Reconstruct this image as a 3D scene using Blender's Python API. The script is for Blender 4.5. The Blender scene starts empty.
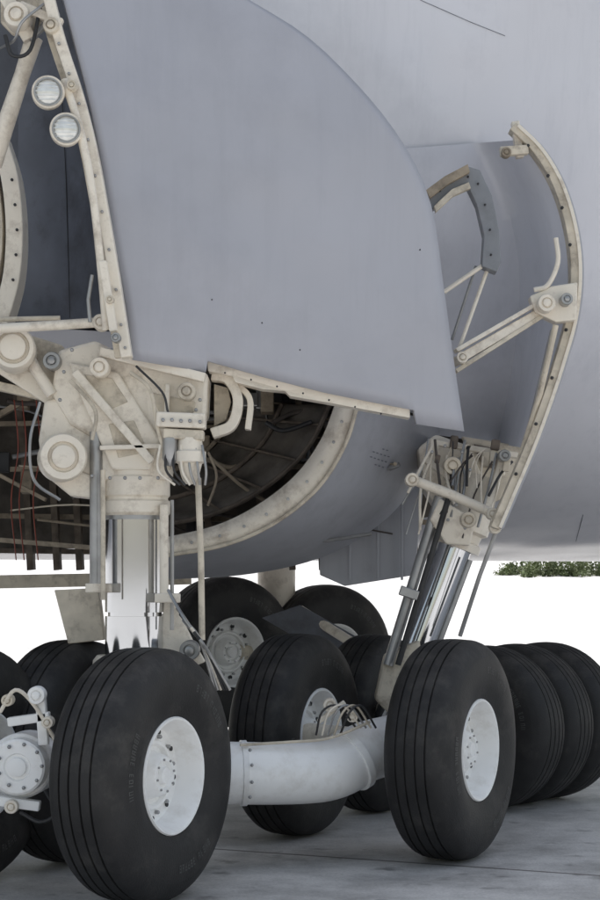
import bpy, bmesh, math, random
from mathutils import Vector, Matrix
random.seed(7)
scn=bpy.context.scene
# ------------------------------------------------ survey frame
# Site is surveyed from a station at (0,0,1.6): bearing / elevation readings + range give world points.
H=1.6; F=1800.0
def S(u,v,d): return Vector(((u-300)/F*d, d, H-(v-575)/F*d))
def px(n,d): return n/F*d

# ------------------------------------------------ materials
def mat(name, base, rough=0.5, metal=0.0, var=0.15, scale=4.0, bump=0.0, bscale=40, grime=None, gamt=0.4, gscale=3.0, spec=0.5, coat=0, bdist=.01, streak=0):
    m=bpy.data.materials.new(name); m.use_nodes=True
    nt=m.node_tree; n=nt.nodes; l=nt.links
    b=n['Principled BSDF']
    b.inputs['Roughness'].default_value=rough; b.inputs['Metallic'].default_value=metal
    b.inputs['Specular IOR Level'].default_value=spec
    b.inputs['Coat Weight'].default_value=coat
    tc=n.new('ShaderNodeTexCoord')
    no=n.new('ShaderNodeTexNoise'); no.inputs['Scale'].default_value=scale; no.inputs['Detail'].default_value=7
    l.new(tc.outputs['Object'],no.inputs['Vector'])
    cr=n.new('ShaderNodeValToRGB')
    c=base
    cr.color_ramp.elements[0].color=(c[0]*(1-var),c[1]*(1-var),c[2]*(1-var),1); cr.color_ramp.elements[0].position=.3
    cr.color_ramp.elements[1].color=(min(1,c[0]*(1+var)),min(1,c[1]*(1+var)),min(1,c[2]*(1+var)),1); cr.color_ramp.elements[1].position=.7
    l.new(no.outputs['Fac'],cr.inputs['Fac'])
    out=cr.outputs['Color']
    def layer(out,scalevec,sc,p0,p1,amt,col):
        g=n.new('ShaderNodeTexNoise'); g.inputs['Scale'].default_value=sc; g.inputs['Detail'].default_value=10; g.inputs['Roughness'].default_value=.7
        mp=n.new('ShaderNodeMapping'); mp.inputs['Scale'].default_value=scalevec
        l.new(tc.outputs['Object'],mp.inputs['Vector']); l.new(mp.outputs['Vector'],g.inputs['Vector'])
        gr=n.new('ShaderNodeValToRGB'); gr.color_ramp.elements[0].position=p0; gr.color_ramp.elements[1].position=p1
        gr.color_ramp.elements[0].color=(0,0,0,1); gr.color_ramp.elements[1].color=(amt,amt,amt,1)
        l.new(g.outputs['Fac'],gr.inputs['Fac'])
        mx=n.new('ShaderNodeMix'); mx.data_type='RGBA'
        l.new(gr.outputs['Color'],mx.inputs['Factor']); l.new(out,mx.inputs[6]); mx.inputs[7].default_value=(*col,1)
        return mx.outputs[2]
    if grime: out=layer(out,(1,1,1),gscale,.5,.72,gamt,grime)
    if streak: out=layer(out,(5,5,.35),1.6,.5,.75,streak,grime)
    l.new(out,b.inputs['Base Color'])
    if bump:
        bn=n.new('ShaderNodeTexNoise'); bn.inputs['Scale'].default_value=bscale; bn.inputs['Detail'].default_value=4 if bscale>5 else 1
        l.new(tc.outputs['Object'],bn.inputs['Vector'])
        bp=n.new('ShaderNodeBump'); bp.inputs['Strength'].default_value=bump; bp.inputs['Distance'].default_value=bdist
        l.new(bn.outputs['Fac'],bp.inputs['Height']); l.new(bp.outputs['Normal'],b.inputs['Normal'])
    return m
SKIN=mat('grey_aircraft_paint',(.68,.68,.725),.27,0,.05,.9,.8,1.0,(.42,.43,.48),.35,1.0,bdist=.13,streak=.24)
DOOR=mat('grey_door_paint',(.42,.425,.468),.34,0,.05,1.2,.8,1.3,(.30,.30,.34),.35,1.3,bdist=.09,streak=.24)
DOORIN=mat('grey_inner_door_paint',(.64,.65,.71),.27,0,.05,.9,.7,1.0,(.38,.39,.44),.35,1.0,bdist=.1,streak=.22)
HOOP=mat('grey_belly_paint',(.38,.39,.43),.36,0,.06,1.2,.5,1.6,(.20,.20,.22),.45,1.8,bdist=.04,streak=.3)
FRAME=mat('grey_frame_paint',(.24,.25,.27),.45,0,.1,4,0,10,(.12,.12,.12),.5,5)
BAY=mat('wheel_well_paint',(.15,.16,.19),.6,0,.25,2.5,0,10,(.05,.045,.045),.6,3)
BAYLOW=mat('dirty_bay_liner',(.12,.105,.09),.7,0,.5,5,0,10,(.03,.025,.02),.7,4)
CREAM=mat('cream_gear_enamel',(.84,.77,.66),.36,0,.06,6,.15,60,(.22,.155,.10),.65,6)
CREAMD=mat('stained_cream_enamel',(.64,.57,.46),.5,0,.18,8,.1,60,(.14,.10,.07),.7,9)
TAN=mat('primer_tan',(.33,.27,.20),.6,0,.25,9,0,60,(.06,.05,.04),.7,10)
UMB=mat('umber_structure',(.15,.12,.095),.6,0,.4,9,0,60,(.03,.02,.015),.6,10)
WHITE=mat('white_enamel',(.95,.945,.93),.33,0,.02,6,.05,60,(.5,.45,.38),.35,7)
RUB=mat('tyre_rubber',(.024,.023,.023),.58,0,.25,7,.2,90,(.11,.10,.09),.45,4,.4)
RUBL=mat('moulded_rubber',(.085,.085,.083),.6,0,.2,7)
CHROME=mat('polished_steel',(.66,.67,.69),.10,1,.05,3,.3,1.5,bdist=.01)
STEEL=mat('dull_steel',(.36,.36,.36),.38,.7,.2,8)
DARK=mat('black_fittings',(.03,.03,.032),.5,0,.3,10)
BROWN=mat('dark_hose',(.075,.062,.055),.5,0,.3,10)
RED=mat('red_line',(.22,.05,.03),.5,0,.2,10)
LENS=mat('lamp_glass',(.80,.80,.77),.12,.3,.1,30)

# ------------------------------------------------ grouping
class Grp:
    def __init__(s,name,loc=(0,0,0)):
        s.o=bpy.data.objects.new(name,None); s.o.location=loc
        s.o.empty_display_size=.2
        scn.collection.objects.link(s.o)
    def add(s,o):
        o.parent=s.o; o.matrix_parent_inverse=Matrix.Translation(-s.o.location)
        return o
cur=None
def mk(name,bm,m,smooth=False,bev=0,angle=35):
    bmesh.ops.recalc_face_normals(bm,faces=bm.faces)
    me=bpy.data.meshes.new(name); bm.to_mesh(me); bm.free()
    for x in (m if isinstance(m,(list,tuple)) else [m]): me.materials.append(x)
    if smooth:
        for p in me.polygons: p.use_smooth=True
        try: me.set_sharp_from_angle(angle=math.radians(angle))
        except Exception: pass
    o=bpy.data.objects.new(name,me); scn.collection.objects.link(o)
    if bev:
        b=o.modifiers.new('bevel','BEVEL'); b.width=bev; b.segments=2; b.limit_method='ANGLE'; b.angle_limit=math.radians(40)
    if cur: cur.add(o)
    return o
def tube(name,pts,r,m,n=12,cap=True):
    bm=bmesh.new(); pts=[Vector(p) for p in pts]
    rs=r if isinstance(r,(list,tuple)) else [r]*len(pts)
    rings=[]; prev=None
    for i,p in enumerate(pts):
        if i==0: t=pts[1]-p
        elif i==len(pts)-1: t=p-pts[i-1]
        else: t=(pts[i+1]-p).normalized()+(p-pts[i-1]).normalized()
        t.normalize()
        if prev is None:
            a=Vector((0,1,0)) if abs(t.y)<.9 else Vector((1,0,0))
            x=t.cross(a).normalized()
        else: x=(prev-t*prev.dot(t)).normalized()
        prev=x; y=t.cross(x)
        rings.append([bm.verts.new(p+(x*math.cos(2*math.pi*k/n)+y*math.sin(2*math.pi*k/n))*rs[i]) for k in range(n)])
    for a,b in zip(rings,rings[1:]):
        for k in range(n): bm.faces.new((a[k],a[(k+1)%n],b[(k+1)%n],b[k]))
    if cap: bm.faces.new(rings[0]); bm.faces.new(rings[-1])
    return mk(name,bm,m,True)
def curve(pts,k=6):
    "Catmull-Rom resample"
    P=[Vector(p) for p in pts]; P=[P[0]*2-P[1]]+P+[P[-1]*2-P[-2]]; out=[]
    for i in range(1,len(P)-2):
        for j in range(k):
            t=j/k
            out.append(.5*((2*P[i])+(P[i+1]-P[i-1])*t+(2*P[i-1]-5*P[i]+4*P[i+1]-P[i+2])*t*t+(3*P[i]-P[i-1]-3*P[i+1]+P[i+2])*t**3))
    out.append(P[-2]); return out
def bar(name,p,q,w,h,m,bev=.006,up=(0,1,0)):
    p=Vector(p);q=Vector(q); t=(q-p).normalized(); u=Vector(up); 
    if abs(t.dot(u))>.95: u=Vector((1,0,0))
    x=t.cross(u).normalized(); y=t.cross(x)
    bm=bmesh.new(); vs=[]
    for c in (p,q):
        for a,b in ((-1,-1),(1,-1),(1,1),(-1,1)): vs.append(bm.verts.new(c+x*a*w/2+y*b*h/2))
    for f in ((0,1,2,3),(4,5,6,7),(0,1,5,4),(1,2,6,5),(2,3,7,6),(3,0,4,7)): bm.faces.new([vs[i] for i in f])
    return mk(name,bm,m,False,bev)
def plate(name,uv,d,th,m,bev=.006,d2=None):
    bm=bmesh.new(); 
    F_=[S(*(p if len(p)==3 else (p[0],p[1],d))) for p in uv]
    a=[bm.verts.new(p) for p in F_]; b=[bm.verts.new(p+Vector((0,th,0))) for p in F_]
    bm.faces.new(a); bm.faces.new(b[::-1])
    for i in range(len(a)): bm.faces.new((a[i],a[(i+1)%len(a)],b[(i+1)%len(a)],b[i]))
    return mk(name,bm,m,False,bev)
def strip(name,pts,w,h,m,bev=.003):
    "rectangular section swept along pts, w in picture-plane x/z, h along y"
    bm=bmesh.new(); rr=[]; pts=[Vector(p) for p in pts]
    for i,p in enumerate(pts):
        t=(pts[min(i+1,len(pts)-1)]-pts[max(i-1,0)]).normalized()
        x=t.cross(Vector((0,1,0))).normalized(); y=Vector((0,1,0))
        rr.append([bm.verts.new(p+x*a*w/2+y*b*h/2) for a,b in ((-1,-1),(1,-1),(1,1),(-1,1))])
    for a,b in zip(rr,rr[1:]):
        for k in range(4): bm.faces.new((a[k],a[(k+1)%4],b[(k+1)%4],b[k]))
    bm.faces.new(rr[0]); bm.faces.new(rr[-1])
    return mk(name,bm,m,True,bev,30)
def lathe_bm(bm,prof,M,n=48,mi=0):
    rings=[]
    for x,r in prof:
        if r<1e-5: rings.append([bm.verts.new(M@Vector((x,0,0)))])
        else: rings.append([bm.verts.new(M@Vector((x,r*math.cos(2*math.pi*k/n),r*math.sin(2*math.pi*k/n)))) for k in range(n)])
    for a,b in zip(rings,rings[1:]):
        for k in range(n):
            k2=(k+1)%n
            if len(a)==1 and len(b)==1: continue
            if len(a)==1: f=bm.faces.new((a[0],b[k],b[k2]))
            elif len(b)==1: f=bm.faces.new((a[k],a[k2],b[0]))
            else: f=bm.faces.new((a[k],a[k2],b[k2],b[k]))
            f.material_index=mi; f.smooth=True
def axisM(o,d):
    d=Vector(d).normalized(); q=d.to_track_quat('X','Z'); return Matrix.Translation(Vector(o))@q.to_matrix().to_4x4()
def lathe(name,prof,o,d,m,n=40):
    bm=bmesh.new(); lathe_bm(bm,prof,axisM(o,d),n)
    return mk(name,bm,m,True)
def boss(name,u,v,d,r,L,m,ax=(0,-1,0),hole=.45):
    r=px(r,d)
    prof=[(-L,0),(-L,r*.9),(-L*.9,r),(L*.85,r),(L,r*.92),(L,r*(hole+.15)),(L*.8,r*(hole+.1)),(L*.8,r*hole),(L*1.15,r*hole*.95),(L*1.2,r*hole*.7),(L*1.2,0)]
    return lathe(name,prof,S(u,v,d),ax,m,28)
def bolts(name,uvs,d,r=2.2,m=STEEL):
    bm=bmesh.new()
    for u,v in uvs:
        R=px(r,d); lathe_bm(bm,[(0,R),(.012,R),(.016,R*.7),(.016,0)],axisM(S(u,v,d),(0,-1,0)),6)
    return mk(name,bm,m,False)
def sheet(name,G,m,th=0):
    bm=bmesh.new(); V=[[bm.verts.new(p) for p in r] for r in G]
    for r0,r1 in zip(V,V[1:]):
        for k in range(len(r0)-1): bm.faces.new((r0[k],r0[k+1],r1[k+1],r1[k]))
    o=mk(name,bm,m,True,0,60)
    if th: s=o.modifiers.new('s','SOLIDIFY'); s.thickness=th; s.offset=0
    return o

# ------------------------------------------------ fuselage
fus=Grp('aircraft_fuselage'); cur=fus
th=math.radians(20); A=Vector((math.cos(th),math.sin(th),0)); N=Vector((math.sin(th),-math.cos(th),0))
SW,SH,CZ=4.0,4.0,5.72
C0=Vector((0,10.7,0))-N*SW
bm=bmesh.new(); rings=[]; ns=96; L0,L1=-13,17
for i in range(61):
    s=L0+(L1-L0)*i/60
    e=min((s-L0),(L1-s)); k=1 if e>4 else math.sqrt(max(0.02,1-(1-e/4)**2))
    ring=[]
    for j in range(ns):
        a=2*math.pi*j/ns; c,sn=math.cos(a),math.sin(a); n_=2.7
        x=math.copysign(abs(c)**(2/n_),c)*SW*k; z=math.copysign(abs(sn)**(2/n_),sn)*SH*k
        ring.append(bm.verts.new(C0+A*s+N*x+Vector((0,0,CZ+z))))
    rings.append(ring)
for a,b in zip(rings,rings[1:]):
    for k in range(ns): bm.faces.new((a[k],a[(k+1)%ns],b[(k+1)%ns],b[k]))
bm.faces.new(rings[0]); bm.faces.new(rings[-1])
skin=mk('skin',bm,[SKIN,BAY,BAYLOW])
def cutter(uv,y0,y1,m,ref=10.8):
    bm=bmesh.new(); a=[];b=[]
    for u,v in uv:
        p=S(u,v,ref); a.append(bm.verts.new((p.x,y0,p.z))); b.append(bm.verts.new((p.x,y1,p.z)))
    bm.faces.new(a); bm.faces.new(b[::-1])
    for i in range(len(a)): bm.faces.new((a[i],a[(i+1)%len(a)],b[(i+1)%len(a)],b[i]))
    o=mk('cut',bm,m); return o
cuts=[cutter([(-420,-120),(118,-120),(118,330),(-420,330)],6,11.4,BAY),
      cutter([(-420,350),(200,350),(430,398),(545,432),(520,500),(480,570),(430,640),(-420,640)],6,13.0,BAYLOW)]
for c in cuts:
    b=skin.modifiers.new('b','BOOLEAN'); b.operation='DIFFERENCE'; b.solver='EXACT'; b.object=c
    try: b.material_mode='TRANSFER'
    except Exception: pass
dg=bpy.context.evaluated_depsgraph_get()
me=bpy.data.meshes.new_from_object(skin.evaluated_get(dg)); skin.modifiers.clear(); skin.data=me
for c in cuts: bpy.data.objects.remove(c)
for p in me.polygons: p.use_smooth=True
me.set_sharp_from_angle(angle=math.radians(25))
bar('belly_longeron',S(-60,583,12.2),S(190,578,12.6),.09,.12,CREAMD)
plate('bay_bulkhead',[(318,480),(395,440),(425,470),(415,575),(345,586),(320,575)],12.2,.08,HOOP)
for u in (350,378,402): bar('bulkhead_stiffener',S(u,470,12.15),S(u,580,12.15),.015,.03,HOOP,.002)
inner=[(358,404),(345,445),(318,488),(275,523),(225,545),(165,556)]
mid=[(338,400),(322,440),(296,476),(258,506),(215,527),(160,540)]
outer=[(442,420),(425,470),(385,520),(325,556),(250,574),(160,580)]
def rib(uv,d): return curve([S(u,v,d) for u,v in uv],8)
def loft(name,c1,c2,m,th=.02):
    bm=bmesh.new(); a=[bm.verts.new(p) for p in c1]; b=[bm.verts.new(p) for p in c2]
    for i in range(len(a)-1): bm.faces.new((a[i],a[i+1],b[i+1],b[i]))
    o=mk(name,bm,m,True); s=o.modifiers.new('s','SOLIDIFY'); s.thickness=th; s.offset=0; return o
ci=rib(inner,10.9); co=rib(outer,11.9); cm=rib(mid,10.95)
mids=[a.lerp(b,.5)+Vector((0,-.12,-.03)) for a,b in zip(ci,co)]
sheet('hoop_skin',[[a*(1-t)**2+m_*2*t*(1-t)+b*t*t for t in [k/8 for k in range(9)]] for a,m_,b in zip(ci,mids,co)],HOOP)
loft('hoop_edge',cm,ci,CREAM,.04)
tube('hoop_lip',[p+Vector((0,-.03,0)) for p in ci],.012,CREAMD,8)
cb=rib(mid,11.6); loft('hoop_inner_web',cm,cb,UMB,.02)
for i in range(4,len(cm)-2,4):
    p=cm[i].lerp(ci[i],.5)+Vector((0,-.03,0)); lathe('hoop_bolt',[(0,.010),(.010,.010),(.012,0)],p,(0,-1,0),STEEL,8)
# stencil marks on the hoop skin (small painted dashes laid on the curved skin)
bm=bmesh.new(); rr=random.Random(2)
for row in range(4):
    i0=5+row
    for k in range(5):
        t=.30+.045*k
        def hp(ii,t):
            j=int(ii); f=ii-j
            q=[]
            for jj in (j,j+1): q.append(ci[jj]*(1-t)**2+mids[jj]*2*t*(1-t)+co[jj]*t*t)
            return q[0].lerp(q[1],f)+Vector((.003,-.006,.0))
        if rr.random()<.75:
            bm.faces.new([bm.verts.new(x) for x in (hp(i0*.9+2,t),hp(i0*.9+2,t+.025),hp(i0*.9+2.18,t+.025),hp(i0*.9+2.18,t))])
mk('stencil',bm,BAY)
rnd=random.Random(5)
def rs(u0,u1,v0,v1,d0,d1): return S(rnd.uniform(u0,u1),rnd.uniform(v0,v1),rnd.uniform(d0,d1))
for i in range(16):
    u=-40+i*30+rnd.uniform(-6,6)
    strip('bay_frame',curve([S(u-10,380,12.9),S(u,460,12.8),S(u+6,570,12.45)],4),.045,.12,rnd.choice([TAN,UMB,UMB]),.0)
for v in (425,470,515,550): bar('bay_stringer',S(-60,v,12.72),S(430,v+rnd.uniform(-8,8),12.72),.035,.05,rnd.choice([TAN,UMB]),.002)
dr0=rib([(330,405),(310,445),(282,475),(242,502),(200,518),(150,526)],11.75); dr1=rib([(235,405),(225,430),(205,452),(180,468),(150,478),(110,484)],12.3)
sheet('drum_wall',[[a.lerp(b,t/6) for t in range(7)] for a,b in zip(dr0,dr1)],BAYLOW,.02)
for t,m_ in ((0,UMB),(.5,UMB),(1,TAN)): 
    tube('drum_ring',[a.lerp(b,t)+Vector((0,-.04,0)) for a,b in zip(dr0,dr1)],.016,m_,8)
for i in range(4,len(dr0),8): bar('drum_stiffener',dr0[i]+Vector((0,-.04,0)),dr1[i]+Vector((0,-.04,0)),.015,.04,UMB,.002)
for i in range(66):
    p=rs(-20,400,395,545,11.3,12.6); ln=rnd.uniform(.25,1.0); an=rnd.choice([0,0,math.pi/2,math.pi/2,rnd.uniform(-.3,.3),rnd.uniform(-1,1)])
    if p.x>.1: p.z=max(p.z,2.3); ln*=.6
    q=p+Vector((math.cos(an)*ln,rnd.uniform(-.1,.1),math.sin(an)*ln)); 
    if q.z<1.72: q.z=1.75
    if q.z>2.75: q.z=2.7
    if q.x>.7: q.x=.6
    mdl=p.lerp(q,.5)+Vector((rnd.uniform(-.06,.06),0,rnd.uniform(-.06,.06)))
    tube('bay_pipe',curve([p,mdl,q],4),rnd.choice([.006,.009,.012,.016]),rnd.choice([CREAMD,TAN,STEEL,UMB,DARK,BROWN,TAN,STEEL]),8)
for i in range(40):
    p=rs(-20,400,400,545,11.9,12.6); w=rnd.uniform(.04,.14)
    bar('bay_box',p,p+Vector((0,.02,rnd.uniform(.08,.24))),w,rnd.uniform(.04,.12),rnd.choice([UMB,TAN,DARK,UMB,STEEL,TAN]),.008)
for u,v,u2,v2,w_ in ((-10,420,40,392,6),(-10,470,46,500,4),(0,540,96,548,5)):
    bar('bay_brace',S(u,v,11.8),S(u2,v2,11.8),px(w_,11.6),.06,TAN,.004)
for u in (14,22,36): tube('red_hose',curve([S(u,400,11),S(u+4,450,10.9),S(u-3,500,11),S(u+2,560,11.2)],5),.004,RED,6)

def on_skin(u,v,off=.003):
    d=8.0
    while d<16:
        p=S(u,v,d); q=p-C0; x=q.dot(N)/SW; z=(p.z-CZ)/SH
        if abs(x)**2.7+abs(z)**2.7<1: return p+N*off
        d+=.002
    return None
def seam(name,uvs,r=.003,m=None):
    pts=[]
    for (a,b),(c,d) in zip(uvs,uvs[1:]):
        for k in range(8):
            p=on_skin(a+(c-a)*k/8,b+(d-b)*k/8)
            if p: pts.append(p)
    if len(pts)>2: tube(name,pts,r,m or BAY,5)
seam('skin_seam',[(420,0),(470,22),(510,38)],.002)
seam('skin_seam',[(583,515),(575,545)],.0025)

# ------------------------------------------------ main gear door (big panel)
gd=Grp('landing_gear_door'); cur=gd
Lp=[(50,-60),(62,0),(92,120),(112,235),(124,300),(132,360)]
Rp=[(150,-60),(235,-5),(300,35),(345,76),(385,122),(414,168),(431,215),(441,285),(450,350),(462,431)]
Bp=[(132,360),(168,366),(204,372),(206,361),(262,377),(325,393),(370,402),(412,410),(415,424),(462,431)]
def samp(P,t):
    L=[0]
    for a,b in zip(P,P[1:]): L.append(L[-1]+math.hypot(b[0]-a[0],b[1]-a[1]))
    x=t*L[-1]
    for i in range(len(P)-1):
        if x<=L[i+1]+1e-9:
            k=(x-L[i])/(L[i+1]-L[i]); return (P[i][0]+(P[i+1][0]-P[i][0])*k,P[i][1]+(P[i+1][1]-P[i][1])*k)
    return P[-1]
def smoothp(P,k=6):
    return [(q.x,q.y) for q in curve([Vector((a,b,0)) for a,b in P],k)]
Ls=smoothp(Lp);Rs=smoothp(Rp)
Lb=[0]
for a,b in zip(Bp,Bp[1:]): Lb.append(Lb[-1]+math.hypot(b[0]-a[0],b[1]-a[1]))
cols=[]
for i in range(len(Bp)-1):
    for k in range(4): cols.append((Lb[i]+(Lb[i+1]-Lb[i])*k/4)/Lb[-1])
cols.append(1.0)
bm=bmesh.new(); rows=[]; NR=30
def ddoor(u,v): 
    return 9.25+(u-60)*.0018+ .35*((430-v)/430-.55)**2
for j in range(NR+1):
    t=j/NR; l=samp(Ls,t); r=samp(Rs,t); row=[]
    for s in cols:
        bx,by=samp(Bp,s); ex=132+330*s; ey=360+71*s
        w=t**14
        u=l[0]+(r[0]-l[0])*s+(bx-ex)*w; v=l[1]+(r[1]-l[1])*s+(by-ey)*w
        row.append(bm.verts.new(S(u,v,ddoor(u,v))))
    rows.append(row)
for a,b in zip(rows,rows[1:]):
    for k in range(len(cols)-1): bm.faces.new((a[k],a[k+1],b[k+1],b[k]))
o=mk('outer_skin',bm,DOOR,True,0,50); s=o.modifiers.new('s','SOLIDIFY'); s.thickness=.035; s.offset=-1
plate('bottom_ledge',[(207,355,9.64),(262,370,9.72),(325,387,9.82),(410,404,9.97),(410,418,9.97),(325,402,9.82),(290,396,9.77),(285,391,9.77),(262,389,9.72),(235,382,9.68),(232,376,9.68),(208,371,9.64)],9.6,.14,CREAM,.004)
bolts('ledge_bolts',[(225+i*26,373+i*6.8) for i in range(7)],9.62,1.0,DARK)
bolts('skin_fasteners',[(100,150),(127,330),(262,323),(300,350),(420,250),(212,300)],9.52,.8,DARK)
bar_pts=[(47,-10),(60,40),(78,95),(92,150),(104,215),(115,280),(127,358)]
strip('hinge_beam',curve([S(u,v,9.22) for u,v in bar_pts],5),px(11,9.2),.10,CREAM,.006)
strip('hinge_beam_flange',curve([S(u-9,v,9.32) for u,v in bar_pts],5),px(6,9.2),.05,CREAMD,.003)
tube('push_rod',curve([S(64,80,9.15),S(80,130,9.12),(S(92,190,9.12)),S(101,270,9.15),S(106,330,9.2)],5),px(4,9.2),CREAM)
tube('push_rod_thin',[S(92,275,9.15),S(88,300,9.15),S(90,322,9.15)],px(2,9.2),STEEL)
bar('edge_fitting',S(103,262,9.14),S(114,332,9.14),px(8,9.2),.08,CREAM)
boss('edge_pin',110,300,9.1,4,.03,CREAMD); boss('edge_pin',116,338,9.1,5,.03,STEEL); boss('edge_pin',72,86,9.12,5,.03,CREAMD)
bolts('edge_bolts',[(u-1,v) for u,v in [(60,44),(70,74),(80,104),(89,140),(96,176),(103,212),(110,250),(117,290),(122,325),(126,348)]],9.165,1.6)

# ------------------------------------------------ upper-left mechanism
arm=Grp('door_actuator_linkage'); cur=arm
tube('actuator',[S(34,38,9.45),S(22,75,9.45),S(-8,165,9.5)],[px(9,9.4),px(8,9.4),px(10,9.4)],CREAM,16)
tube('actuator_rod',[S(16,20,9.3),S(34,38,9.4)],px(5,9.4),STEEL)
boss('pivot',18,18,9.25,13,.07,CREAM)
boss('pivot_small',52,28,9.2,8,.06,CREAMD)
bar('link',S(4,-6,9.3),S(30,40,9.3),px(14,9.3),.06,CREAM)
bar('link_upper',S(20,6,9.25),S(62,24,9.25),px(9,9.3),.05,CREAM)
bar('link_fork',S(30,40,9.3),S(58,12,9.32),px(6,9.3),.04,STEEL)
plate('link_gusset',[(0,-5),(34,-5),(46,14),(36,30),(12,34),(0,22)],9.36,.05,CREAMD,.01)
tube('hose',curve([S(5,35,9.2),S(12,55,9.2),S(30,50,9.2),S(40,8,9.25)],6),px(2,9.2),DARK,8)
tube('hose',curve([S(0,48,9.3),S(14,40,9.2),S(22,22,9.15),S(44,4,9.2)],6),px(1.5,9.2),STEEL,8)
strip('curved_frame',curve([S(0,140,10.1),S(12,180,10.1),S(17,230,10.1),S(14,280,10.1),S(2,325,10.1)],6),px(17,10),.22,CREAM,.006)
strip('curved_frame_web',curve([S(-14,140,10.2),S(-2,180,10.2),S(4,230,10.2),S(0,280,10.2),S(-14,325,10.2)],6),px(6,10),.3,CREAMD,.004)
bolts('frame_bolts',[(12,180),(15,205),(17,230),(16,255),(13,280)],9.97,1.6,DARK)
tube('cross_tube',[S(-30,330,9.35),S(60,325,9.35),S(104,322,9.35)],px(5,9.3),CREAM,14)
tube('cross_tube_low',[S(-30,320,9.6),S(60,318,9.6)],px(2.5,9.3),CREAMD,10)
boss('cross_tube_end',101,323,9.3,8,.05,CREAM)
sheet('curved_liner',[[S(18+i*8,30+j*37,11.1-.75*(i/12)**2) for j in range(9)] for i in range(13)],BAY)
tube('liner_seam',[S(60,60,10.92),S(66,180,10.9),S(70,318,10.88)],.003,DARK,6)
def lamp(u,v):
    g=Grp('landing_light',S(u,v,9.1)); global cur; cur=g
    R=px(16,9.1); M=S(u,v,9.1); ax=(.15,-1,-.05)
    lathe('housing',[(-.13,0),(-.13,R*.35),(-.09,R*.75),(-.03,R),(.02,R*1.04),(.03,R*1.0),(.03,R*.88),(.02,R*.84)],M,ax,CREAM,36)
    lathe('lens',[(.019,R*.85),(.03,R*.6),(.038,R*.3),(.041,0)],M,ax,LENS,36)
    lathe('retainer',[(.028,R*.9),(.036,R*.88),(.036,R*.80),(.028,R*.78)],M,ax,STEEL,36)
    for k in range(5):
        t=-.6+.3*k; hw=math.sqrt(1-t*t)*R*.72
        bar('lens_rib',M+Vector((-hw,-.042+.012*abs(t),t*R*.85)),M+Vector((hw,-.042+.012*abs(t),t*R*.85)),.0035,.004,LENS,0)
    bar('bracket',M+Vector((0,.08,0)),M+Vector((px(22,9.1),.1,px(6,9.1))),.03,.03,CREAM)
lamp(48,93); lamp(66,130)

# ------------------------------------------------ wheels
WA=Vector((.895,-.446,0)).normalized()
def wheel(loc,R=.62,spin=0,axis=WA,holes=False):
    g=bpy.data.meshes.new('aircraft_wheel'); bm=bmesh.new(); I=Matrix.Scale(R/.62,4)@Matrix.Rotation(spin,4,'X')
    half=[(.150,.285),(.168,.292),(.172,.305),(.180,.33),(.193,.37),(.200,.42),(.200,.47),(.193,.515),(.192,.518),(.178,.556),(.160,.583),(.135,.602),(.112,.611)]
    tread=[]
    for gx,r in ((.085,.6155),(.030,.6195)):
        tread+=[(gx+.006,r-.0005),(gx+.004,r-.011),(gx-.004,r-.011),(gx-.006,r)]
    right=half+tread
    left=[(-x,r) for x,r in reversed(right)]
    prof=[( x,r) for x,r in right]+left
    lathe_bm(bm,prof,I,72,0)
    for sgn in (1,-1):
        M=I@Matrix.Scale(sgn,4,Vector((1,0,0)))
        lathe_bm(bm,[(.150,.284),(.168,.288),(.176,.282),(.174,.272),(.158,.262),(.120,.255),(.075,.246),(.046,.232),(.036,.205),(.040,.178),(.060,.165),(.060,.150),(.040,.140),(.036,.118),(.065,.108),(.105,.098),(.118,.088),(.118,.070),(.100,.062),(.100,.045),(.124,.040),(.128,0)],M,56,1)
        for k in range(12):
            a=2*math.pi*k/12; c=Vector((.040,.190*math.cos(a),.190*math.sin(a)))
            T=M@Matrix.Translation(c)
            lathe_bm(bm,[(0,.010),(.018,.010),(.021,.006),(.021,0)],T,6,2)
        for k in range(9):
            a=2*math.pi*(k+.5)/9; c=Vector((.0385,.214*math.cos(a),.214*math.sin(a)))
            lathe_bm(bm,[(0,.019 if holes else .012),(.007,.019 if holes else .012),(.005,.016 if holes else .009),(.004,0)],M@Matrix.Translation(c),12,3)
        for k in range(8):
            a=2*math.pi*k/8; c=Vector((.117,.079*math.cos(a),.079*math.sin(a)))
            lathe_bm(bm,[(0,.006),(.008,.006),(.009,0)],M@Matrix.Translation(c),6,2)
        # moulded sidewall lettering: short strokes built as letter-like glyphs
        rr=random.Random(4)
        def stroke(r0,r1,a0,a1):
            vs=[]
            for rad,ang in ((r0,a0),(r0,a1),(r1,a1),(r1,a0)):
                vs.append(bm.verts.new(M@Vector((.2020+.0,rad*math.cos(ang),rad*math.sin(ang)))))
            f=bm.faces.new(vs); f.material_index=4
        for base in (0.3,2.4,4.5):
            a=base
            for k in range(12):
                if k!=6:
                    w_=.040
                    stroke(.430,.468,a,a+.010)
                    if rr.random()<.6: stroke(.430,.468,a+w_-.010,a+w_)
                    if rr.random()<.7: stroke(.461,.468,a+.010,a+w_-.010)
                    if rr.random()<.6: stroke(.430,.437,a+.010,a+w_-.010)
                    if rr.random()<.6: stroke(.446,.452,a+.010,a+w_-.010)
                a+=.060
    bmesh.ops.recalc_face_normals(bm,faces=bm.faces)
    bm.to_mesh(g); bm.free()
    for m in (RUB,WHITE,STEEL,DARK,RUBL): g.materials.append(m)
    g.set_sharp_from_angle(angle=math.radians(40))
    o=bpy.data.objects.new('aircraft_wheel',g); scn.collection.objects.link(o)
    o.location=loc; o.rotation_euler=(0,0,math.atan2(axis.y,axis.x))
    return o
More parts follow.
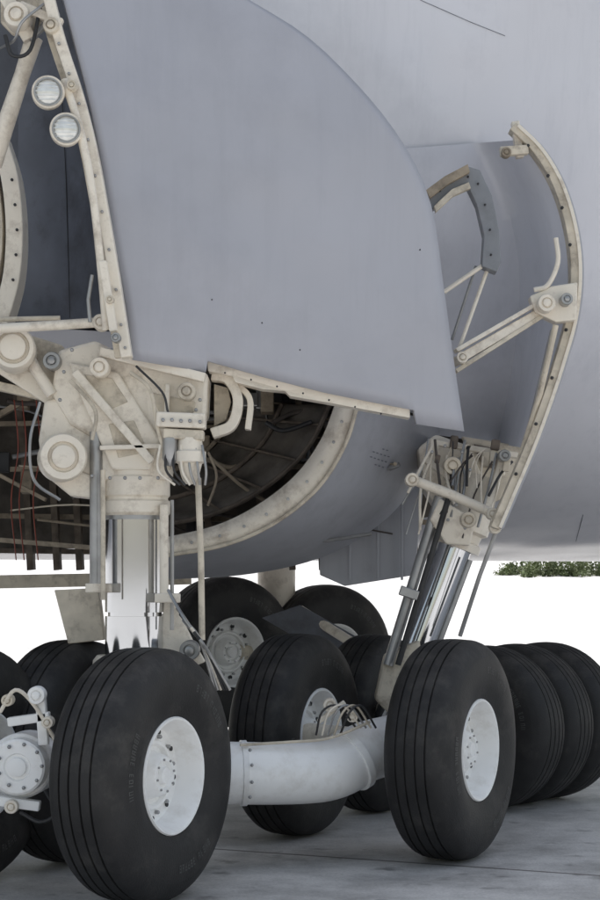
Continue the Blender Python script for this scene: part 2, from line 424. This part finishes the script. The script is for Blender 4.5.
def rot(deg): 
    a=math.radians(deg); return Vector((math.cos(a),math.sin(a),0))
w1=Vector((-.765,8.85,.62)); w2=Vector((.86,10.15,.62))
wheel(w1,.625,.2); wheel(w2,.62,.5)
w1b=w1-WA*1.12; w1b.z=.62; wheel(w1b,.62)
w3=Vector((-1.27,10.05,.62)); wheel(w3,.62,.1)
w4=Vector((-.02,11.1,.62)); wheel(w4,.62,.7,holes=True)
w5=Vector((-.62,14.8,.97)); wheel(w5,.62,.3,rot(-55),True)
w6=Vector((.22,15.4,.90)); wheel(w6,.62,.3,rot(-55),True)
w7=Vector((.50,12.2,.60)); wheel(w7,.60,.1,holes=True)
WR=rot(52)
for k in range(3):
    wheel(Vector((1.27,12.3,.56))+WR*(.40*k),.56,.3*k,WR)
wR=Vector((1.27,12.3,.56))

# ------------------------------------------------ main landing gear (near)
g1=Grp('main_landing_gear',S(135,600,9.75)); cur=g1
def vl(name,lst,m,u=135,d=9.75,n=40):
    o=S(u,lst[0][0],d); prof=[(0,0)]+[((v-lst[0][0])/F*d,px(r,d)) for v,r in lst]+[((lst[-1][0]-lst[0][0])/F*d,0)]
    return lathe(name,prof,o,(0,0,-1),m,n)
vl('oleo_cylinder',[(380,30),(440,33),(470,34),(476,33),(478,35),(496,35),(498,33),(500,33),(502,36),(513,36),(516,33)],CREAM)
vl('piston',[(510,30),(612,30),(612,27),(616,27),(616,30),(720,30)],CHROME)
vl('piston_scraper',[(514,32.5),(520,32.5)],STEEL)
vl('piston_foot',[(655,38),(660,42),(720,46),(760,40)],CREAM)
for u,d,r,a,b,m in ((96,9.6,6.5,432,592,STEEL),(103,9.5,2.5,470,600,CREAMD),(164,9.6,4.5,505,600,CREAM),(172,9.65,2,500,630,STEEL)):
    tube('side_rod',[S(u,a,d),S(u,b,d)],px(r,d),m,14)
bar('rod_clamp',S(86,588,9.6),S(112,588,9.6),.05,.08,CREAM); bar('rod_clamp',S(155,598,9.6),S(180,598,9.6),.05,.08,CREAM)
plate('torque_fairing',[(54,590),(98,588),(104,640),(68,644)],9.9,.12,CREAMD)
plate('torque_link',[(165,585),(192,640),(205,662),(190,668),(160,650)],9.7,.08,CREAM)
boss('torque_pivot',190,650,9.62,10,.06,STEEL)
for k in range(6): tube('brake_hose',curve([S(168+3*k,590+6*k,9.5),S(185+3*k,620+4*k,9.4),S(200+2*k,640+3*k,9.45),S(215+3*k,690,9.5)],5),px(1.6,9.5),rnd.choice([DARK,STEEL,CREAM]),6)
plate('trunnion_casting',[(58,350),(95,340),(130,358),(208,373),(206,415),(172,432),(168,480),(100,480),(96,440),(70,425),(50,392)],9.6,.35,CREAM,.02)
plate('casting_web',[(68,362),(118,372),(160,440),(150,470),(112,470),(82,400)],9.56,.03,CREAM,.012)
plate('casting_pocket',[(84,374),(112,378),(128,402),(104,412)],9.555,.02,CREAMD,.006)
plate('casting_pocket',[(150,392),(196,402),(194,412),(168,424),(158,410)],9.59,.02,CREAMD,.006)
plate('casting_recess',[(108,424),(134,420),(148,452),(118,458)],9.555,.02,CREAMD,.006)
bar('casting_rib',S(75,372,9.53),S(152,462,9.53),.045,.05,CREAM)
bar('casting_rib',S(100,352,9.53),S(205,378,9.53),.05,.06,CREAM)
bar('casting_rib',S(168,384,9.56),S(166,425,9.56),.025,.05,CREAM); bar('casting_rib',S(100,448,9.53),S(166,446,9.53),.025,.05,CREAM)
tube('casting_pipe',curve([S(130,372,9.45),S(150,390,9.42),S(158,430,9.42),S(170,470,9.45)],6),px(2.0,9.4),CREAMD,8)
tube('casting_pipe',curve([S(70,380,9.45),S(95,410,9.42),S(92,440,9.42)],6),px(2,9.4),CREAMD,8)
tube('casting_pipe',curve([S(40,402,9.45),S(30,440,9.42),S(34,480,9.42),S(60,500,9.45)],6),px(1.6,9.4),STEEL,8)
tube('casting_pipe',curve([S(136,366,9.43),S(162,392,9.4),S(168,412,9.4),S(176,424,9.4)],6),px(1.2,9.4),DARK,8)
boss('trunnion_lug',62,458,9.55,24,.10,CREAM,(.2,-1,0),.5)
plate('lug_arm',[(44,400),(78,395),(104,440),(104,492),(75,490),(42,470),(38,440)],9.62,.16,CREAM,.02)
plate('arm_lower',[(48,478),(78,470),(104,480),(104,500),(70,496)],9.6,.2,CREAM,.015)
boss('side_pivot',14,350,9.55,22,.12,CREAM,(.1,-1,0),.6)
bar('drag_brace',S(-20,350,9.75),S(58,400,9.75),px(20,9.7),.12,CREAM,.012)
bar('drag_brace_lower',S(-20,382,9.8),S(50,398,9.8),px(9,9.7),.08,CREAMD)
tube('brace_tube',[S(25,352,9.6),S(52,395,9.6)],px(6,9.6),CREAM)
plate('brace_gusset',[(30,335),(62,345),(72,372),(50,395),(38,370)],9.7,.1,CREAMD,.01)
boss('gusset_pin',53,362,9.6,9,.07,STEEL)
boss('pin',100,368,9.5,10,.05,CREAM); boss('pin',187,392,9.5,9,.05,CREAMD)
bolts('casting_bolts',[(112,350),(125,360),(140,364),(155,368),(170,372),(190,376),(200,400),(196,410),(60,400),(80,470),(92,476),(64,372),(72,350),(110,478),(125,478),(140,478),(158,478)],9.52,2.0)
bar('valve_block',S(157,420,9.45),S(206,422,9.45),px(15,9.4),.14,CREAM,.01)
bar('valve_block_lower',S(164,434,9.45),S(204,436,9.45),px(10,9.4),.12,CREAMD,.008)
vl('valve_body',[(438,12),(450,13),(452,16),(462,16),(464,12),(476,9),(484,6)],CREAM,190,9.45,24)
vl('valve_body_small',[(438,7),(458,8),(466,4)],STEEL,170,9.42,20)
bolts('valve_bolts',[(163,420),(172,420),(181,421),(190,421),(200,422)],9.37,2.0)
tube('long_rod',[S(198,478,9.45),S(201,560,9.45),S(202,640,9.45)],px(3.2,9.4),CREAMD,10)
for k in range(7): tube('small_line',curve([S(160+k*7,445,9.4),S(158+k*8,470,9.38),S(175+k*5,485,9.4)],5),px(1.3,9.4),rnd.choice([STEEL,BROWN,DARK,CREAM]),6)
strip('hook_bracket',curve([S(212,376,9.8),S(228,380,9.8),S(238,400,9.8),S(232,425,9.8),S(212,434,9.8)],6),px(10,9.8),.12,CREAM,.005)
strip('hook_bracket_outer',curve([S(236,384,9.85),S(250,400,9.85),S(248,430,9.85)],6),px(6,9.8),.1,CREAM,.004)
plate('hook_web',[(214,384),(228,388),(231,402),(226,420),(214,426)],9.86,.03,CREAMD,.004)

# bogie beam and axles
tube('bogie_beam',curve([S(60,770,9.75),S(150,771,9.75),S(232,773,9.8),S(300,773,9.95),S(335,768,10.05),S(365,752,10.2),S(395,744,10.4)],6),px(31,9.9),WHITE,32)
lathe('beam_flange',[(-.03,0),(-.03,px(33,9.8)),(.0,px(33,9.8)),(.0,0)],S(246,773,9.82),(1,.15,0),WHITE,36)
lathe('beam_collar',[(-.02,0),(-.02,px(33,10)),(.02,px(33,10)),(.02,0)],S(352,760,10.12),(.8,.5,.45),WHITE,36)
bolts('beam_bolts',[(250,750),(252,765),(252,782),(250,797)],9.65,1.8)
tube('beam_line',curve([S(240,745,9.7),S(290,742,9.8),S(330,738,9.9),S(370,722,10.0)],5),px(1.5,9.8),CREAMD,8)
boss('brake_link',330,705,10.05,7,.04,CREAM); boss('brake_link',352,716,10.02,6,.04,CREAM)
bar('brake_rod',S(318,722,10.08),S(345,702,10.08),px(5,10),.03,CREAM)
for k in range(5): tube('brake_line',curve([S(316+6*k,735,9.95),S(322+7*k,712,9.9),S(338+6*k,706,9.95),S(356+5*k,728,10.0)],5),px(1.1,10),[DARK,CREAM,STEEL,CREAMD,DARK][k],6)
tube('axle',[w1,w1b],.075,CREAM,20)
tube('axle',[w3,Vector((-.45,9.7,.62)),w1.lerp(w1b,.2)+Vector((0,.3,0))],.08,CREAM,20)
tube('axle',[w4,S(395,744,10.4),w2],.075,CREAM,20)
hb=8.75
boss('hub_cover',20,766,hb,28,.06,WHITE,(-.1,-1,0),.35)
lathe('hub_drum',[(-.2,0),(-.2,.16),(.0,.16),(.01,.15),(.01,0)],S(20,766,hb+.06),(-.1,-1,0),WHITE,36)
tube('jack_arm',[S(-10,760,hb+.1),S(60,757,hb+.2)],px(17,hb),WHITE,20)
bar('hub_lug',S(40,690,hb),S(44,745,hb),px(10,hb),.06,WHITE); bar('hub_lug',S(8,722,hb),S(50,716,hb),px(9,hb),.06,WHITE)
boss('lug_eye',37,695,hb-.03,9,.04,WHITE); boss('lug_eye',8,700,hb-.03,6,.04,CREAMD); boss('lug_eye',48,722,hb-.03,6,.04,CREAM)
bar('hub_lug_low',S(-5,800,hb),S(40,806,hb),px(10,hb),.06,WHITE); boss('lug_eye',12,806,hb-.03,7,.04,CREAM)
tube('hub_line',curve([S(0,712,hb-.05),S(15,690,hb-.08),S(34,705,hb-.05),S(55,740,hb)],5),px(2,hb),CREAM,8)
tube('hub_line',curve([S(45,790,hb-.05),S(56,812,hb-.03),S(40,822,hb-.02),S(20,812,hb)],5),px(2,hb),DARK,8)
tube('hub_line',curve([S(50,726,hb-.05),S(60,745,hb-.05),S(52,775,hb-.04),S(58,800,hb)],5),px(1.3,hb),DARK,8)
bolts('hub_bolts',[(20+22*math.cos(a*.7),766+22*math.sin(a*.7)) for a in range(9)],hb-.06,2.0)

# ------------------------------------------------ second main gear
g2=Grp('main_landing_gear',S(430,600,11.4)); cur=g2
D2=11.4
top=S(466,518,D2); bot=S(402,690,D2); dr=(bot-top).normalized()
lathe('oleo_cylinder',[(-.28,0),(-.28,px(20,D2)),(-.05,px(23,D2)),(.0,px(27,D2)),(.07,px(27,D2)),(.09,px(22,D2)),(.14,px(21,D2)),(.15,px(25,D2)),(.2,px(25,D2)),(.2,0)],top,dr,CREAM,32)
lathe('piston',[(.18,0),(.18,px(17,D2)),(1.5,px(17,D2)),(1.5,0)],top,dr,CHROME,32)
tube('side_strut',[S(440,497,11.2),S(388,665,11.2)],px(5.5,11.2),STEEL,12)
tube('side_strut',[S(448,500,11.15),S(398,665,11.15)],px(3,11.2),DARK,12)
tube('side_strut',[S(470,560,11.25),S(440,640,11.25)],px(3,11.2),STEEL,12)
bar('strut_clamp',S(400,590,11.1),S(418,596,11.1),.06,.06,STEEL)
plate('upper_casting',[(418,448),(436,434),(470,446),(484,480),(480,505),(470,530),(445,520),(425,490)],11.5,.3,CREAM,.02)
plate('upper_casting_rib',[(440,498),(476,520),(470,546),(446,544),(430,520)],11.15,.1,CREAM,.012)
plate('side_web',[(462,436),(522,446),(518,470),(500,500),(486,506),(478,470)],11.7,.1,CREAMD,.012)
plate('side_web_pocket',[(474,444),(510,452),(500,470),(482,466)],11.68,.02,UMB,.004)
bar('casting_rib',S(424,458,11.4),S(476,500,11.4),.04,.06,CREAM); bar('casting_rib',S(470,444,11.4),S(440,500,11.4),.035,.06,CREAMD)
bar('casting_rib',S(430,442,11.4),S(520,456,11.4),.035,.06,CREAM)
bar('down_lock',S(505,452,11.3),S(486,512,11.2),.05,.06,CREAM)
tube('cross_link',[S(408,478,11),S(450,494,11),S(494,514,11)],px(5,11),CREAM,12)
boss('link_eye',412,480,10.95,7,.05,CREAM); boss('link_eye',468,520,10.9,8,.05,CREAMD); boss('link_eye',492,514,10.95,6,.05,CREAM)
boss('link_eye',452,466,11.25,9,.06,CREAMD); boss('link_eye',504,456,11.2,6,.06,STEEL)
for k in range(24):
    a=rnd.uniform(422,515); b=rnd.uniform(438,470)
    p=S(a,b,11.25); q=S(a+rnd.uniform(-30,8),b+rnd.uniform(25,80),11.15)
    tube('line',curve([p,p.lerp(q,.5)+Vector((rnd.uniform(-.05,.05),0,.03)),q],4),rnd.choice([.004,.006,.009]),rnd.choice([STEEL,CREAM,CREAMD,DARK,DARK,BROWN]),7)
for k in range(8):
    p=rs(428,515,445,495,11.2,11.4); bar('fitting',p,p+Vector((0.01,0,rnd.uniform(.04,.10))),rnd.uniform(.03,.06),.05,rnd.choice([CREAM,CREAMD,STEEL,UMB]),.008)
bolts('casting_bolts',[(432,452),(445,446),(462,452),(470,470),(448,520),(465,528),(456,505)],11.12,1.8)
plate('lower_fork',[(385,655),(420,640),(425,690),(395,720),(375,700)],11.2,.2,CREAMD,.02)
tube('rear_beam',[S(400,700,11.4),Vector((1.0,12.0,.62)),wR+WR*.8],.10,CREAMD,16)
tube('rear_axle',[w7,S(400,700,11.4)],.08,CREAMD,16)
g3=Grp('main_landing_gear',(0,15,0)); cur=g3
tube('axle',[w5,w6+Vector((.3,.3,0))],.08,CREAMD,14)
tube('oleo_cylinder',[Vector((-.2,15.3,.95)),Vector((-.2,15.3,2.4))],.16,CREAM,20)
tube('bogie_beam',[Vector((-.8,15.4,1.0)),Vector((1.0,16.2,.7))],.14,CREAMD,20)
tube('drag_strut',[S(300,610,14.2),S(380,660,13.6)],px(5,14),CREAM,10)
plate('splash_guard',[(262,618),(300,605),(380,650),(392,668),(300,640)],14.0,.05,BAY,.004)

# ------------------------------------------------ aft gear door (arc frame)
g4=Grp('landing_gear_door'); cur=g4
arc=[(512,128),(536,152),(556,186),(569,228),(574,272),(570,318),(558,362),(545,402),(528,448),(508,495),(494,528)]
DA=10.75
ac=curve([S(u,v,DA) for u,v in arc],6)
strip('arc_rib',ac,px(9,DA),.12,CREAMD,.004)
strip('arc_flange',[p+Vector((px(6,DA)*.8,-.05,0)) for p in ac],px(3.5,DA),.05,CREAM,.002)
strip('arc_outer_skin',[p+Vector((px(9,DA)*.8,.06,0)) for p in ac],px(4,DA),.20,DOOR,.002)
# inner panel of this door: stands just proud of the fuselage side and curves forward to the rib
arcs=smoothp(arc[:9],6); G=[]
for i in range(37):
    t=i/36; u,v=samp(arcs,.05+.95*t)
    lu,lv=385+55*t, 150+t*285
    row=[]
    for k in range(17):
        s=k/16; uu=u-3+(lu-u)*s; vv=v+(lv-v)*s
        sk_=on_skin(uu,vv,.0); ds=(sk_.y if sk_ else 11.6)
        q=min(1,s*3); e=q*q*(3-2*q)
        row.append(S(uu,vv,(DA+.05)*(1-e)+(ds-.03)*e))
    G.append(row)
sheet('inner_panel',G,DOORIN)
uvb=[(528,146),(548,176),(562,208),(570,245),(573,285),(566,330),(552,378),(536,424),(516,474)]
bolts('rib_holes',uvb,DA-.065,1.8,DARK)
bar('arc_end_clamp',S(500,152,DA-.05),S(528,150,DA-.05),px(9,DA),.06,CREAMD); bar('arc_end_lug',S(515,122,DA),S(520,158,DA),px(8,DA),.06,CREAM)
boss('clamp_pin',506,153,DA-.08,5,.03,TAN)
a_,b_=S(455,362,10.5),S(548,308,10.7)
bar('brace',a_,b_,px(9,10.6),.08,CREAM); bar('brace_flange',a_+Vector((0,-.03,.06)),b_+Vector((0,-.03,.06)),px(4,10.6),.05,CREAM,.003)
bar('brace_flange',a_+Vector((0,-.03,-.06)),b_+Vector((0,-.03,-.03)),px(4,10.6),.05,CREAMD,.003)
plate('brace_fitting',[(530,296),(552,286),(578,282),(577,320),(556,322),(535,312)],10.6,.12,CREAM,.01)
boss('brace_pin',546,304,10.55,9,.05,CREAM); boss('brace_pin',566,300,10.55,6,.05,STEEL); boss('brace_pin',462,358,10.45,6,.05,CREAM)
tube('lever',curve([S(556,238,10.6),S(558,262,10.6),S(548,285,10.6),S(534,290,10.6)],5),px(2.5,10.6),CREAM,8)
tube('lower_rod',[S(556,325,10.6),S(540,395,10.7),S(498,528,10.9)],px(3,10.6),CREAMD,10)
tube('lower_rod',[S(552,330,10.65),S(526,440,10.8)],px(1.8,10.6),STEEL,8)
tube('stay_rod',[S(497,530,10.95),S(480,575,11.0),S(460,636,11.1)],px(2.2,11),STEEL,8)
boss('stay_eye',495,528,10.9,6,.04,CREAM)
bo=[(426,192),(445,178),(468,166),(480,170),(492,195),(499,230),(501,262),(497,272),(482,266),(484,235),(477,205),(468,186),(450,193),(431,211)]
plate('forward_frame',bo,10.45,.12,FRAME,.005)
plate('forward_frame_edge',[(426,190),(445,176),(468,164),(470,172),(448,184),(430,198)],10.4,.05,TAN,.003)
plate('forward_frame_inner',[(434,206),(452,189),(469,182),(471,188),(453,196),(436,212)],10.41,.05,CREAMD,.003)
bolts('frame_fasteners',[(440,191),(455,180),(468,177),(478,184),(485,205),(490,230),(491,255)],10.44,1.2,DARK)
tube('thin_rod',[S(444,292,10.5),S(482,266,10.5)],px(2.3,10.5),CREAM,8)
tube('thin_rod',[S(488,268,10.55),S(458,352,10.5)],px(2.0,10.5),CREAM,8)
tube('thin_rod',[S(476,266,10.6),S(452,340,10.6)],px(1.5,10.5),STEEL,8)

# ------------------------------------------------ ground (flat apron, far rise added so sunlit concrete whitens the tan horizon)
cur=None
bm=bmesh.new(); ys=[-1500,-300,-60,0,30,60,100,135,145,155,165,175,185,195,205,220,240,270,300,335,400,600,1000,2500]; xs=[-2500,-800,-300,-100,-40,0,40,100,300,800,2500]
def gz(y): 
    t=min(1,max(0,(y-135)/200)); return 9.0*t*t*(3-2*t)
V=[[bm.verts.new((x,y,gz(y))) for x in xs] for y in ys]
for r0,r1 in zip(V,V[1:]):
    for k in range(len(xs)-1): bm.faces.new((r0[k],r0[k+1],r1[k+1],r1[k]))
for f in bm.faces: f.smooth=True
me=bpy.data.meshes.new('ground'); bm.to_mesh(me); bm.free(); g=bpy.data.objects.new('ground',me); scn.collection.objects.link(g)
m=bpy.data.materials.new('concrete_apron'); m.use_nodes=True; nt=m.node_tree; n=nt.nodes; l=nt.links; b=n['Principled BSDF']
tc=n.new('ShaderNodeTexCoord'); mp=n.new('ShaderNodeMapping'); mp.inputs['Rotation'].default_value=(0,0,math.radians(24)); mp.inputs['Location'].default_value=(1.3,.6,0)
l.new(tc.outputs['Object'],mp.inputs['Vector'])
br=n.new('ShaderNodeTexBrick'); br.offset=0; br.inputs['Scale'].default_value=1; br.inputs['Brick Width'].default_value=5; br.inputs['Row Height'].default_value=5
br.inputs['Mortar Size'].default_value=.02; br.inputs['Mortar Smooth'].default_value=.3
br.inputs['Color1'].default_value=(.70,.68,.66,1); br.inputs['Color2'].default_value=(.64,.625,.605,1); br.inputs['Mortar'].default_value=(.22,.20,.19,1)
l.new(mp.outputs['Vector'],br.inputs['Vector'])
def ramp(sc,det,rough,p0,c0,p1,c1):
    a=n.new('ShaderNodeTexNoise'); a.inputs['Scale'].default_value=sc; a.inputs['Detail'].default_value=det; a.inputs['Roughness'].default_value=rough
    l.new(tc.outputs['Object'],a.inputs['Vector'])
    r=n.new('ShaderNodeValToRGB'); r.color_ramp.elements[0].position=p0; r.color_ramp.elements[0].color=(c0,c0,c0,1); r.color_ramp.elements[1].position=p1; r.color_ramp.elements[1].color=(c1,c1,c1,1)
    l.new(a.outputs['Fac'],r.inputs['Fac']); return a,r
def mulc(a,bb):
    x=n.new('ShaderNodeMix'); x.data_type='RGBA'; x.blend_type='MULTIPLY'; x.inputs['Factor'].default_value=1
    l.new(a,x.inputs[6]); l.new(bb,x.inputs[7]); return x.outputs[2]
n1,r1=ramp(1.3,12,.7,.36,.55,.60,1.05)
n2,r2=ramp(60,5,.5,.3,.82,.6,1)
n3,r3=ramp(3.5,3,.5,.28,.45,.38,1)
c=mulc(mulc(mulc(br.outputs['Color'],r1.outputs['Color']),r2.outputs['Color']),r3.outputs['Color'])
l.new(c,b.inputs['Base Color'])
b.inputs['Roughness'].default_value=.6
bp=n.new('ShaderNodeBump'); bp.inputs['Strength'].default_value=.25; bp.inputs['Distance'].default_value=.01; l.new(n2.outputs['Fac'],bp.inputs['Height']); l.new(bp.outputs['Normal'],b.inputs['Normal'])
me.materials.append(m)

# ------------------------------------------------ distant bushes
LEAF=mat('bush_foliage',(.14,.17,.07),.7,0,.5,.6)
bm=bmesh.new(); r=random.Random(11)
cl=[]
for i in range(170):
    x=21.5+i*.42+r.uniform(-.4,.4); y=r.uniform(184,192); h=r.uniform(2.3,3.9)*(.9+.12*math.sin(x*.5)+.08*math.sin(x*1.7))*min(1,.45+(x-21)/6); cl.append((x,y,h,r.uniform(.8,1.6)))
for x,y,h,w in cl:
    for k in range(230):
        a=r.uniform(0,6.28); e=r.uniform(0,1.5); q=r.uniform(.5,1)
        p=Vector((x+w*q*math.cos(a)*math.cos(e),y+w*q*math.sin(a)*math.cos(e),gz(y)+h*(.02+.95*q*math.sin(e)*r.uniform(.05,1.0))))
        s=r.uniform(.1,.28); d1=Vector((r.uniform(-1,1),r.uniform(-1,1),r.uniform(-1,1))).normalized()*s; d2=Vector((r.uniform(-1,1),r.uniform(-1,1),r.uniform(-1,1))).normalized()*s
        bm.faces.new([bm.verts.new(p),bm.verts.new(p+d1),bm.verts.new(p+d1+d2),bm.verts.new(p+d2)])
me=bpy.data.meshes.new('bushes'); bm.to_mesh(me); bm.free(); me.materials.append(LEAF)
o=bpy.data.objects.new('bushes',me); scn.collection.objects.link(o)

# ------------------------------------------------ light
EL=math.radians(64); AZ=math.radians(14)
w=bpy.data.worlds.new('World'); scn.world=w; w.use_nodes=True; nt=w.node_tree
sk=nt.nodes.new('ShaderNodeTexSky'); sk.sky_type='NISHITA'; sk.sun_disc=False; sk.sun_elevation=EL; sk.sun_rotation=AZ; sk.dust_density=2.0; sk.air_density=1.6; sk.ozone_density=.8
hs=nt.nodes.new('ShaderNodeHueSaturation'); hs.inputs['Saturation'].default_value=.6   # hazy sky
nt.links.new(sk.outputs['Color'],hs.inputs['Color']); nt.links.new(hs.outputs['Color'],nt.nodes['Background'].inputs['Color']); nt.nodes['Background'].inputs['Strength'].default_value=.15
sd=bpy.data.lights.new('sun','SUN'); sd.energy=5; sd.angle=math.radians(.5); sd.color=(1,.97,.93)
so=bpy.data.objects.new('sun',sd); scn.collection.objects.link(so)
dirv=Vector((math.sin(AZ)*math.cos(EL),math.cos(AZ)*math.cos(EL),math.sin(EL)))
so.rotation_euler=dirv.to_track_quat('Z','Y').to_euler(); so.location=(0,0,30)
scn.view_settings.view_transform='Standard'; scn.view_settings.look='None'; scn.view_settings.exposure=0
# ------------------------------------------------ camera
cd=bpy.data.cameras.new('camera'); co_=bpy.data.objects.new('camera',cd); scn.collection.objects.link(co_)
co_.location=(0,0,H); co_.rotation_euler=(math.radians(90),0,0)
cd.sensor_width=36; cd.lens=72; cd.shift_y=125/900; cd.clip_end=6000; cd.clip_start=.1
scn.camera=co_
